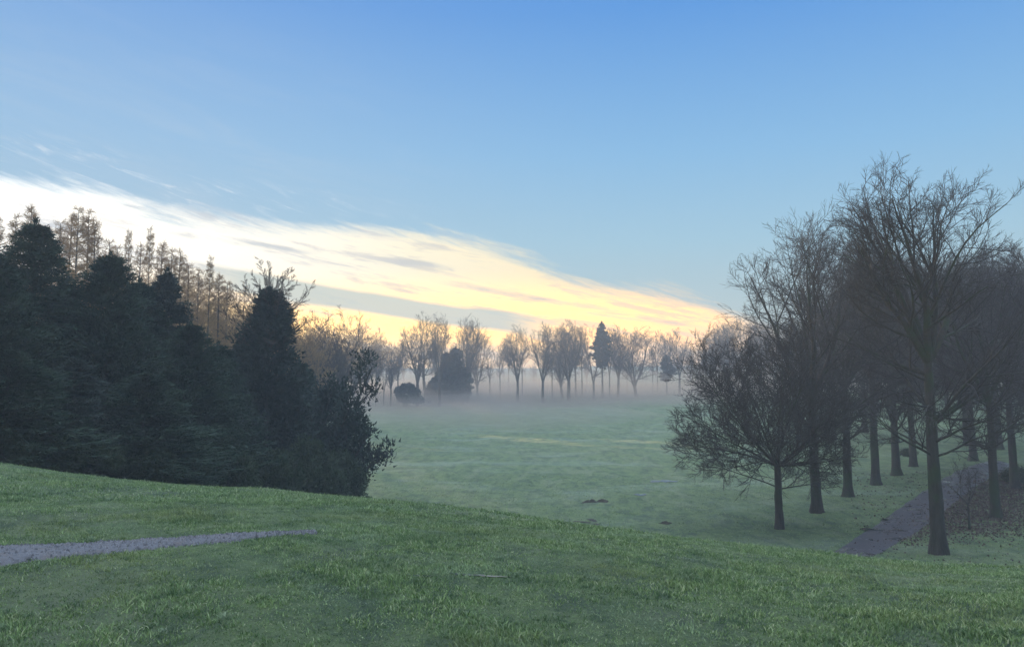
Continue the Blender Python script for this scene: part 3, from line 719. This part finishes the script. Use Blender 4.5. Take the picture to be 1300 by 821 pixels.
for i, (px, py, rx, h, lb) in enumerate([(746,637,.55,.18,'left mound of dark soil in the middle of the meadow'),(752,637,.42,.26,'pointed middle mound of dark soil in the meadow'),(765,636.5,.6,.24,'right mound of dark soil in the middle of the meadow'),
        (845,664.5,.45,.2,'lone dark mound nearer the brow on the right of the meadow')]):
    x, y = ground(px, py); tag(mound('molehill', x, y, rx, rx*.8, h, i+3), lb, 'molehill', 'molehills on the meadow')
def flat_patch(name, x, y, rx, ry, mat, seed, dz):
    n, m = 44, 5; a = np.arange(n)/n*2*PI
    w = 1+.3*np.sin(a*2+seed)+.2*np.sin(a*5+seed*1.7)+.12*np.sin(a*9+seed)
    r = np.linspace(0, 1, m+1)[1:]; A, Rr = np.meshgrid(a, r)
    X = x+np.cos(A)*Rr*rx*w; Y = y+np.sin(A)*Rr*ry*w
    z0 = float(H(x, y))
    Z = np.where(dz > 0, np.full_like(X, z0+dz), 0)*0+(H(X, Y)+abs(dz) if (mat is not WATER or y < 50) else z0+abs(dz)+.01)
    V = np.concatenate([[[x, y, z0+abs(dz)+(.01 if (mat is WATER and y > 50) else 0)]], np.stack([X, Y, Z], -1).reshape(-1, 3)])
    idx = 1+np.arange(n*m).reshape(m, n); q = np.stack([idx[:-1], np.roll(idx[:-1], -1, 1), np.roll(idx[1:], -1, 1), idx[1:]], -1).reshape(-1, 4)
    return build(name, V, [q, np.stack([np.zeros(n, int), idx[0], np.roll(idx[0], -1)], -1)], mat)
for i, (px, py, rx, ry, lb) in enumerate([(841,611,.9,.8,'longest puddle reflecting the pale sky on the meadow'),(853,611.5,.35,.35,'small puddle just right of the longest meadow puddle'),
        (811,628.3,.32,.4,'small bright puddle lower left of the longest one'),(818,628,.2,.25,'tiny puddle right of the small bright one'),
        (533,731.5,.11,.035,'narrow puddle in the near turf, left of two'),(608,731,.2,.04,'longer narrow puddle in the near turf, right of two')]):
    x, y = ground(px, py); tag(flat_patch('puddle', x, y, rx, ry, WATER, i*1.3+1, .03 if y > 20 else .008), lb, 'puddle', 'puddles in the grass')
for i, (px, py, rx, ry, lb) in enumerate([(738,662.5,.7,.35,'left muddy scrape just below the brow'),(752,660.5,.5,.4,'upper right muddy scrape just below the brow'),(757,665.5,.35,.25,'lower small muddy scrape just below the brow')]):
    x, y = ground(px, py); tag(flat_patch('mud_patch', x, y, rx*.6, ry, SOIL, i*2.1+2, .03), lb, 'mud patch', 'muddy scrapes below the brow')
for i, (px, py, rx, ry, lb) in enumerate([(1103,672,.75,.22,'larger pale puddle along the left side of the damp path'),(1124,660,.6,.2,'smaller puddle further up the damp path')]):
    x, y = ground(px, py); tag(flat_patch('puddle', x, y, rx*.5, ry*1.4, WATER, i*1.9+4, .045), lb, 'puddle', 'puddles on the damp path')
# grit and small stones on the near path
GRIT = twig_mat('pale_grit', (.10,.10,.11), (.28,.28,.30), .8)
rng = np.random.default_rng(15); A_, B_ = path_edges[0]; N = 3200
q = rng.random(N)*(len(A_)-1.001); qi = q.astype(int); qf = (q-qi)[:, None]; u_ = (.04+.92*rng.random(N))[:, None]
Pg = (A_[qi]*(1-qf)+A_[qi+1]*qf)*(1-u_)+(B_[qi]*(1-qf)+B_[qi+1]*qf)*u_
gg = Geo(); zg = H(Pg[:, 0], Pg[:, 1])+.03*np.sin(u_[:, 0]*PI); rs = .008+.016*rng.random(N)**3
c_ = np.stack([Pg[:, 0], Pg[:, 1], zg], 1); a_ = rng.random(N)*6.28
Vs = [c_+np.stack([np.cos(a_+k)*rs, np.sin(a_+k)*rs, -rs*.3], 1) for k in (0, 2.1, 4.2)]+[c_+np.stack([rs*.1, rs*.1, rs*.9], 1)]
i_ = np.arange(N)[:, None]*4
gg.add(np.stack(Vs, 1), np.concatenate([i_+np.array([[0, 1, 3]]), i_+np.array([[1, 2, 3]]), i_+np.array([[2, 0, 3]])]))
tag(gg.obj('gravel', GRIT, smooth=False), 'pale grit and small stones scattered on the near path', 'gravel', kind='stuff')
# leaf litter under the right-hand trees
LIT = twig_mat('dead_leaves', (.04,.03,.028), (.115,.08,.068), .7)
rng = np.random.default_rng(5); N = 110000
Yl = rng.uniform(27, 75, N); Xl = Yl*rng.uniform(.42, .80, N)
cx = np.interp(Yl, [(a_[1]+b_[1])/2 for a_, b_ in zip(L2, R2)], [(a_[0]+b_[0])/2 for a_, b_ in zip(L2, R2)]); dd = Xl-cx
keep = rng.random(N) < np.clip(np.where(dd > 0, 1.05-dd/22, .35-np.abs(dd)/6.0), 0.03, 1)*np.clip((Yl-38-dd*.3)/9, .02, 1)
keep &= ~(inside_path(Xl, Yl) & (rng.random(N) < .93)); Xl, Yl = Xl[keep], Yl[keep]; N = len(Xl); lg = Geo()
d = norm(np.stack([rng.normal(size=N), rng.normal(size=N), rng.normal(size=N)*.15], 1)); S = .065*rng.uniform(.6, 1.5, N)*(.6+Yl/50)
lg.tris(np.stack([Xl, Yl, H(Xl, Yl)+.05], 1), d, S, S*.45, rng)
tag(lg.obj('leaf_litter', LIT, smooth=False), 'brown dead leaves strewn under the avenue', 'leaf litter', kind='stuff')

# ------------------------------------------------------------------ air: haze box and mist banks
def box(name, x0, x1, y0, y1, z0, z1):
    V = np.array([(x, y, z) for z in (z0, z1) for y in (y0, y1) for x in (x0, x1)], float)
    F = np.array([(0, 2, 3, 1), (4, 5, 7, 6), (0, 1, 5, 4), (2, 6, 7, 3), (0, 4, 6, 2), (1, 3, 7, 5)])
    return build(name, V, F, None, smooth=False)
def volmat(name, dens, col, g):
    m, nt, out = newmat(name)
    v = nd(nt, 'ShaderNodeVolumePrincipled', Density=dens, Anisotropy=g); v.inputs['Color'].default_value = (*col, 1)
    nt.links.new(v.outputs[0], out.inputs['Volume'])
    return m
zmin = float(Z.min()); 
hz = box('haze', -640, 640, -60, 900, zmin-1, 18.5); hz.data.materials.append(volmat('pale_haze', HAZE_D if 'HAZE_D' in globals() else .0016, (.78,.87,.96), .2)); tag(hz, kind='stuff')
def mist(name, cx, cy, rx, ry, ztop, dens, seed, label, depth=2.0):
    """closed lens of even mist lying on the grass, top lumpy"""
    n, m = 96, 26; a = np.arange(n)/n*2*PI; r = np.linspace(0, 1, m+1)[1:]
    A, Rr = np.meshgrid(a, r); w = 1+.10*np.sin(A*3+seed)+.06*np.sin(A*7+seed*2)
    X = cx+np.cos(A)*Rr*rx*w; Y = cy+np.sin(A)*Rr*ry*w
    G = H(X, Y)-depth
    up = (1-Rr**2.2)*(ztop)*(1+.16*np.sin(X*.06+seed)*np.sin(Y*.09+seed)+.08*np.sin(X*.17+seed*3)) 
    Zt = G+up+depth*np.clip((1-Rr)*8, 0, 1)*1.0
    Zt[-1] = G[-1]
    c0 = float(H(cx, cy))
    V = np.concatenate([[[cx, cy, c0+ztop]], np.stack([X, Y, Zt], -1).reshape(-1, 3), [[cx, cy, c0-depth-.6]], np.stack([X, Y, np.where(Rr < 1, G-.6, G)], -1)[:-1].reshape(-1, 3)])
    it = 1+np.arange(n*m).reshape(m, n); nb = 1+n*m; ib = nb+1+np.arange(n*(m-1)).reshape(m-1, n); ib = np.concatenate([ib, it[-1:]])
    q = lambda I: np.stack([I[:-1], np.roll(I[:-1], -1, 1), np.roll(I[1:], -1, 1), I[1:]], -1).reshape(-1, 4)[:, ::-1]
    z_ = np.zeros(n, int)
    F = [q(it), q(ib)[:, ::-1], np.stack([z_, it[0], np.roll(it[0], -1)], -1), np.stack([z_+nb, np.roll(ib[0], -1), ib[0]], -1)]
    o = build(name, V, F, volmat('mist', dens, (1.0,.87,.74), .45)); return tag(o, label, 'mist', 'mist banks on the meadow', 'stuff')
mist('mist', 6, 232, 175, 66, 7.4, .013, 1, 'pale low mist lying among the far row of trees')
mist('mist', -14, 218, 115, 46, 4.4, .022, 2, 'denser mist at the feet of the far row')
mist('mist', -34, 190, 44, 40, 3.6, .018, 3, 'mist drifting over the left side of the meadow before the evergreens')
mist('mist', 2, 205, 75, 28, 2.4, .018, 4, 'thinnest layer of mist hugging the grass')

mist('mist', -22, 168, 62, 46, 3.2, .018, 5, 'faint front of the mist spreading toward the viewer over the left meadow')

# ------------------------------------------------------------------ sky and sun
SUN_AZ, SUN_EL = R_(-19), R_(4.0)       # azimuth from +Y, negative = left
W = bpy.data.worlds.new('World'); bpy.context.scene.world = W; W.use_nodes = True
nt = W.node_tree; nt.nodes.clear()
out = nt.nodes.new('ShaderNodeOutputWorld'); bg = nt.nodes.new('ShaderNodeBackground'); nt.links.new(bg.outputs[0], out.inputs[0])
tc = nt.nodes.new('ShaderNodeTexCoord'); sp = nt.nodes.new('ShaderNodeSeparateXYZ'); nt.links.new(tc.outputs['Generated'], sp.inputs[0])
az = mth(nt, 'ARCTAN2', sp.outputs[0], sp.outputs[1])
el = mth(nt, 'ARCSINE', sp.outputs[2])
sky = nt.nodes.new('ShaderNodeTexSky'); sky.sky_type = 'NISHITA'; sky.sun_disc = False; sky.sun_elevation = SUN_EL; sky.sun_rotation = SUN_AZ
sky.altitude = 100; sky.air_density = 1.0; sky.dust_density = 1.0; sky.ozone_density = 2.0
def px2ae(px, py):
    d = ray(px, py); d = d/np.linalg.norm(d); return math.atan2(d[0], d[1]), math.asin(d[2])
def curve(v, pts, lo=-1.2, hi=1.2, ylo=-.1, yhi=.5):
    t = mth(nt, 'DIVIDE', mth(nt, 'SUBTRACT', v, lo), hi-lo, clamp=True)
    c = nt.nodes.new('ShaderNodeFloatCurve'); cm = c.mapping.curves[0]
    P = [((a-lo)/(hi-lo), (e-ylo)/(yhi-ylo)) for a, e in pts]
    while len(cm.points) < len(P): cm.points.new(.5, .5)
    for q, (a, b) in zip(cm.points, P): q.location = (a, b)
    c.mapping.update(); nt.links.new(t, c.inputs[1])
    return mth(nt, 'ADD', mth(nt, 'MULTIPLY', c.outputs[0], yhi-ylo), ylo)
# blue gradient by elevation; unseen overhead end added bright to light ground and haze
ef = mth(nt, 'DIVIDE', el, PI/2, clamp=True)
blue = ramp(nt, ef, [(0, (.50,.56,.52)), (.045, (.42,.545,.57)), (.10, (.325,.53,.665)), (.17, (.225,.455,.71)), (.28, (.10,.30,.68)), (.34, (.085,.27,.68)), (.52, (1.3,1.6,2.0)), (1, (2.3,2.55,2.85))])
leftglow = sstep(nt, az, .25, -.6)
blue = mix(nt, mth(nt, 'MULTIPLY', leftglow, sstep(nt, el, .75, .1)), blue, mix(nt, 0.30, blue, (.50,.58,.68)))
# cloud sheet: edges as curves of azimuth
upper = curve(az, [(-1.2,.50)]+[px2ae(*p) for p in [(-150,190),(0,216),(120,234),(200,260),(300,276),(400,281),(520,288),(600,302),(655,318),(740,353),(850,367),(910,388),(960,412),(1040,440)]]+[(1.2,-.05)])
gap_c = curve(az, [(-1.2,.2)]+[px2ae(*p) for p in [(0,300),(200,338),(300,356),(400,374),(480,386),(570,400),(650,408),(720,424)]]+[(1.2,.0)])
cmb = nt.nodes.new('ShaderNodeCombineXYZ')
# shear so that streaks run down to the right
shear = mth(nt, 'ADD', el, mth(nt, 'MULTIPLY', az, .19))
nt.links.new(mth(nt, 'MULTIPLY', az, 4.5), cmb.inputs[0]); nt.links.new(mth(nt, 'MULTIPLY', shear, 30), cmb.inputs[1])
n1 = noise(nt, cmb.outputs[0], 1.0, 7, .62, .5)
cmb2 = nt.nodes.new('ShaderNodeCombineXYZ'); nt.links.new(mth(nt, 'MULTIPLY', az, 9), cmb2.inputs[0]); nt.links.new(mth(nt, 'MULTIPLY', shear, 70), cmb2.inputs[1]); cmb2.inputs[2].default_value = 3.3
n2 = noise(nt, cmb2.outputs[0], 1.0, 6, .65, .3)
cmb3 = nt.nodes.new('ShaderNodeCombineXYZ'); shear3 = mth(nt, 'ADD', el, mth(nt, 'MULTIPLY', az, .30))
nt.links.new(mth(nt, 'MULTIPLY', az, 16), cmb3.inputs[0]); nt.links.new(mth(nt, 'MULTIPLY', shear3, 110), cmb3.inputs[1]); cmb3.inputs[2].default_value = 7
n3 = noise(nt, cmb3.outputs[0], 1.0, 6, .7, .6)
d = mth(nt, 'SUBTRACT', upper, el)
nn = mth(nt, 'ADD', mth(nt, 'MULTIPLY', mth(nt, 'SUBTRACT', n1, .5), .055), mth(nt, 'MULTIPLY', mth(nt, 'SUBTRACT', n3, .5), .034))
d = mth(nt, 'ADD', d, nn)
mask = sstep(nt, d, -.008, .026)
# thinner toward the right end
thin = mth(nt, 'SUBTRACT', 1.0, mth(nt, 'MULTIPLY', sstep(nt, az, .12, .34), mth(nt, 'MULTIPLY', sstep(nt, n1, .62, .35), .5)))
mask = mth(nt, 'MULTIPLY', mask, thin)
mask = mth(nt, 'MULTIPLY', mask, sstep(nt, az, .42, .20))
gd = mth(nt, 'ABSOLUTE', mth(nt, 'ADD', mth(nt, 'SUBTRACT', el, gap_c), mth(nt, 'MULTIPLY', mth(nt, 'SUBTRACT', n1, .5), .010)))
gm = mth(nt, 'MULTIPLY', sstep(nt, gd, .017, .009), mth(nt, 'MULTIPLY', sstep(nt, az, -.42, -.32), sstep(nt, az, .10, -.02)))
# sun-lit cloud colours
ccol = ramp(nt, mth(nt, 'DIVIDE', mth(nt, 'ADD', az, .6), 1.0, clamp=True), [(0, (1.4,1.35,1.25)), (.28, (1.15,1.08,.93)), (.48, (1.0,.91,.68)), (.64, (.98,.84,.56)), (.85, (.90,.68,.46)), (1, (.7,.6,.5))])
lowc = ramp(nt, mth(nt, 'DIVIDE', mth(nt, 'ADD', az, .6), 1.0, clamp=True), [(0, (2.6,1.85,.95)), (.35, (2.7,1.62,.44)), (.6, (2.4,1.38,.38)), (.8, (2.2,1.2,.38)), (1, (1.4,.9,.45))])
ccol = mix(nt, sstep(nt, el, .13, .045), ccol, lowc)
streak = mth(nt, 'MULTIPLY', sstep(nt, n2, .50, .64), .85)
ccol = mix(nt, streak, ccol, mix(nt, .6, ccol, (.50,.50,.53)))
grey_s = mth(nt, 'MULTIPLY', sstep(nt, n1, .58, .68), sstep(nt, el, .06, .10)); ccol = mix(nt, mth(nt, 'MULTIPLY', grey_s, .6), ccol, (.55,.58,.62))
def streakband(pts, w, a0, a1, k=.004):
    cv = curve(az, [(-1.2, .4)]+[px2ae(*p) for p in pts]+[(1.2, 0)])
    dd = mth(nt, 'ABSOLUTE', mth(nt, 'ADD', mth(nt, 'SUBTRACT', el, cv), mth(nt, 'MULTIPLY', mth(nt, 'SUBTRACT', n3, .5), k*3)))
    A0, A1 = px2ae(a0, 300)[0], px2ae(a1, 300)[0]
    m = mth(nt, 'MULTIPLY', sstep(nt, dd, w, w*.1), mth(nt, 'MULTIPLY', sstep(nt, az, A0, A0+.06), sstep(nt, az, A1, A1-.06)))
    return mth(nt, 'MULTIPLY', m, sstep(nt, n2, .30, .52))
ccol0 = ccol
for pts, w, a0, a1, f in [([(150,288),(215,296),(300,306),(400,320),(470,334)], .0055, 190, 420, .75), ([(430,322),(500,331),(560,338),(620,346)], .0065, 455, 590, .55),
                          ([(420,322),(480,362),(560,373),(600,380)], .004, 470, 560, .45), ([(520,352),(600,364),(680,378),(760,392),(860,405)], .0055, 540, 800, .5), ([(600,385),(700,394),(800,404),(900,414)], .004, 700, 900, .35)]:
    ccol = mix(nt, mth(nt, 'MULTIPLY', streakband(pts, w, a0, a1), f), ccol, (.50,.54,.57))
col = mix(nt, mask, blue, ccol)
col = mix(nt, mth(nt, 'MULTIPLY', gm, .93), col, (.56,.62,.57))
# faint upper wisps at the left
wm = mth(nt, 'MULTIPLY', sstep(nt, n3, .5, .72), mth(nt, 'MULTIPLY', sstep(nt, mth(nt, 'ABSOLUTE', mth(nt, 'SUBTRACT', el, mth(nt, 'ADD', upper, .022))), .03, .0), sstep(nt, az, -.05, -.4)))
col = mix(nt, mth(nt, 'MULTIPLY', wm, .65), col, (.80,.84,.88))
# soft veil overall left sky
vm = mth(nt, 'MULTIPLY', sstep(nt, n1, .42, .7), mth(nt, 'MULTIPLY', sstep(nt, az, .05, -.5), sstep(nt, el, .45, .2)))
col = mix(nt, mth(nt, 'MULTIPLY', vm, .22), col, (.55,.62,.70))
# the physical sky lights the half of the dome behind the viewer
back = sstep(nt, sp.outputs[1], .1, -.4)
nis = nt.nodes.new('ShaderNodeVectorMath'); nis.operation = 'SCALE'; nt.links.new(sky.outputs[0], nis.inputs[0]); nis.inputs[3].default_value = .10
col2 = mix(nt, mth(nt, 'MULTIPLY', back, .35), col, nis.outputs[0])
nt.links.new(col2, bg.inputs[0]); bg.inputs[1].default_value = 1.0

sl = bpy.data.lights.new('sun', 'SUN'); sl.energy = 2.7; sl.angle = R_(3); sl.color = (1, .72, .42)
so = bpy.data.objects.new('sun', sl); C.objects.link(so)
so.rotation_euler = (R_(90)-SUN_EL, 0, PI-SUN_AZ)
so.rotation_euler = (R_(90)-SUN_EL, 0, PI+(-SUN_AZ))

# ------------------------------------------------------------------ camera
cam = bpy.data.cameras.new('camera'); co = bpy.data.objects.new('camera', cam); C.objects.link(co)
cam.sensor_width = 36; cam.sensor_fit = 'HORIZONTAL'; cam.lens = 36*1000/1300; cam.shift_y = -(410.5-365)/1300
cam.clip_start = .1; cam.clip_end = 5000
co.location = (0, 0, EYE); co.rotation_euler = (PI/2+PITCH, 0, 0)
sc = bpy.context.scene; sc.camera = co
sc.view_settings.view_transform = 'Standard'; sc.view_settings.look = 'None'; sc.view_settings.gamma = 1; sc.view_settings.exposure = .14
sc.view_settings.use_curve_mapping = False
sc.cycles.volume_bounces = 0; sc.cycles.max_bounces = 5; sc.cycles.diffuse_bounces = 3; sc.cycles.transparent_max_bounces = 8
sc.cycles.sample_clamp_indirect = 4; sc.cycles.volume_max_steps = 64
print('done', time.time()-T0)
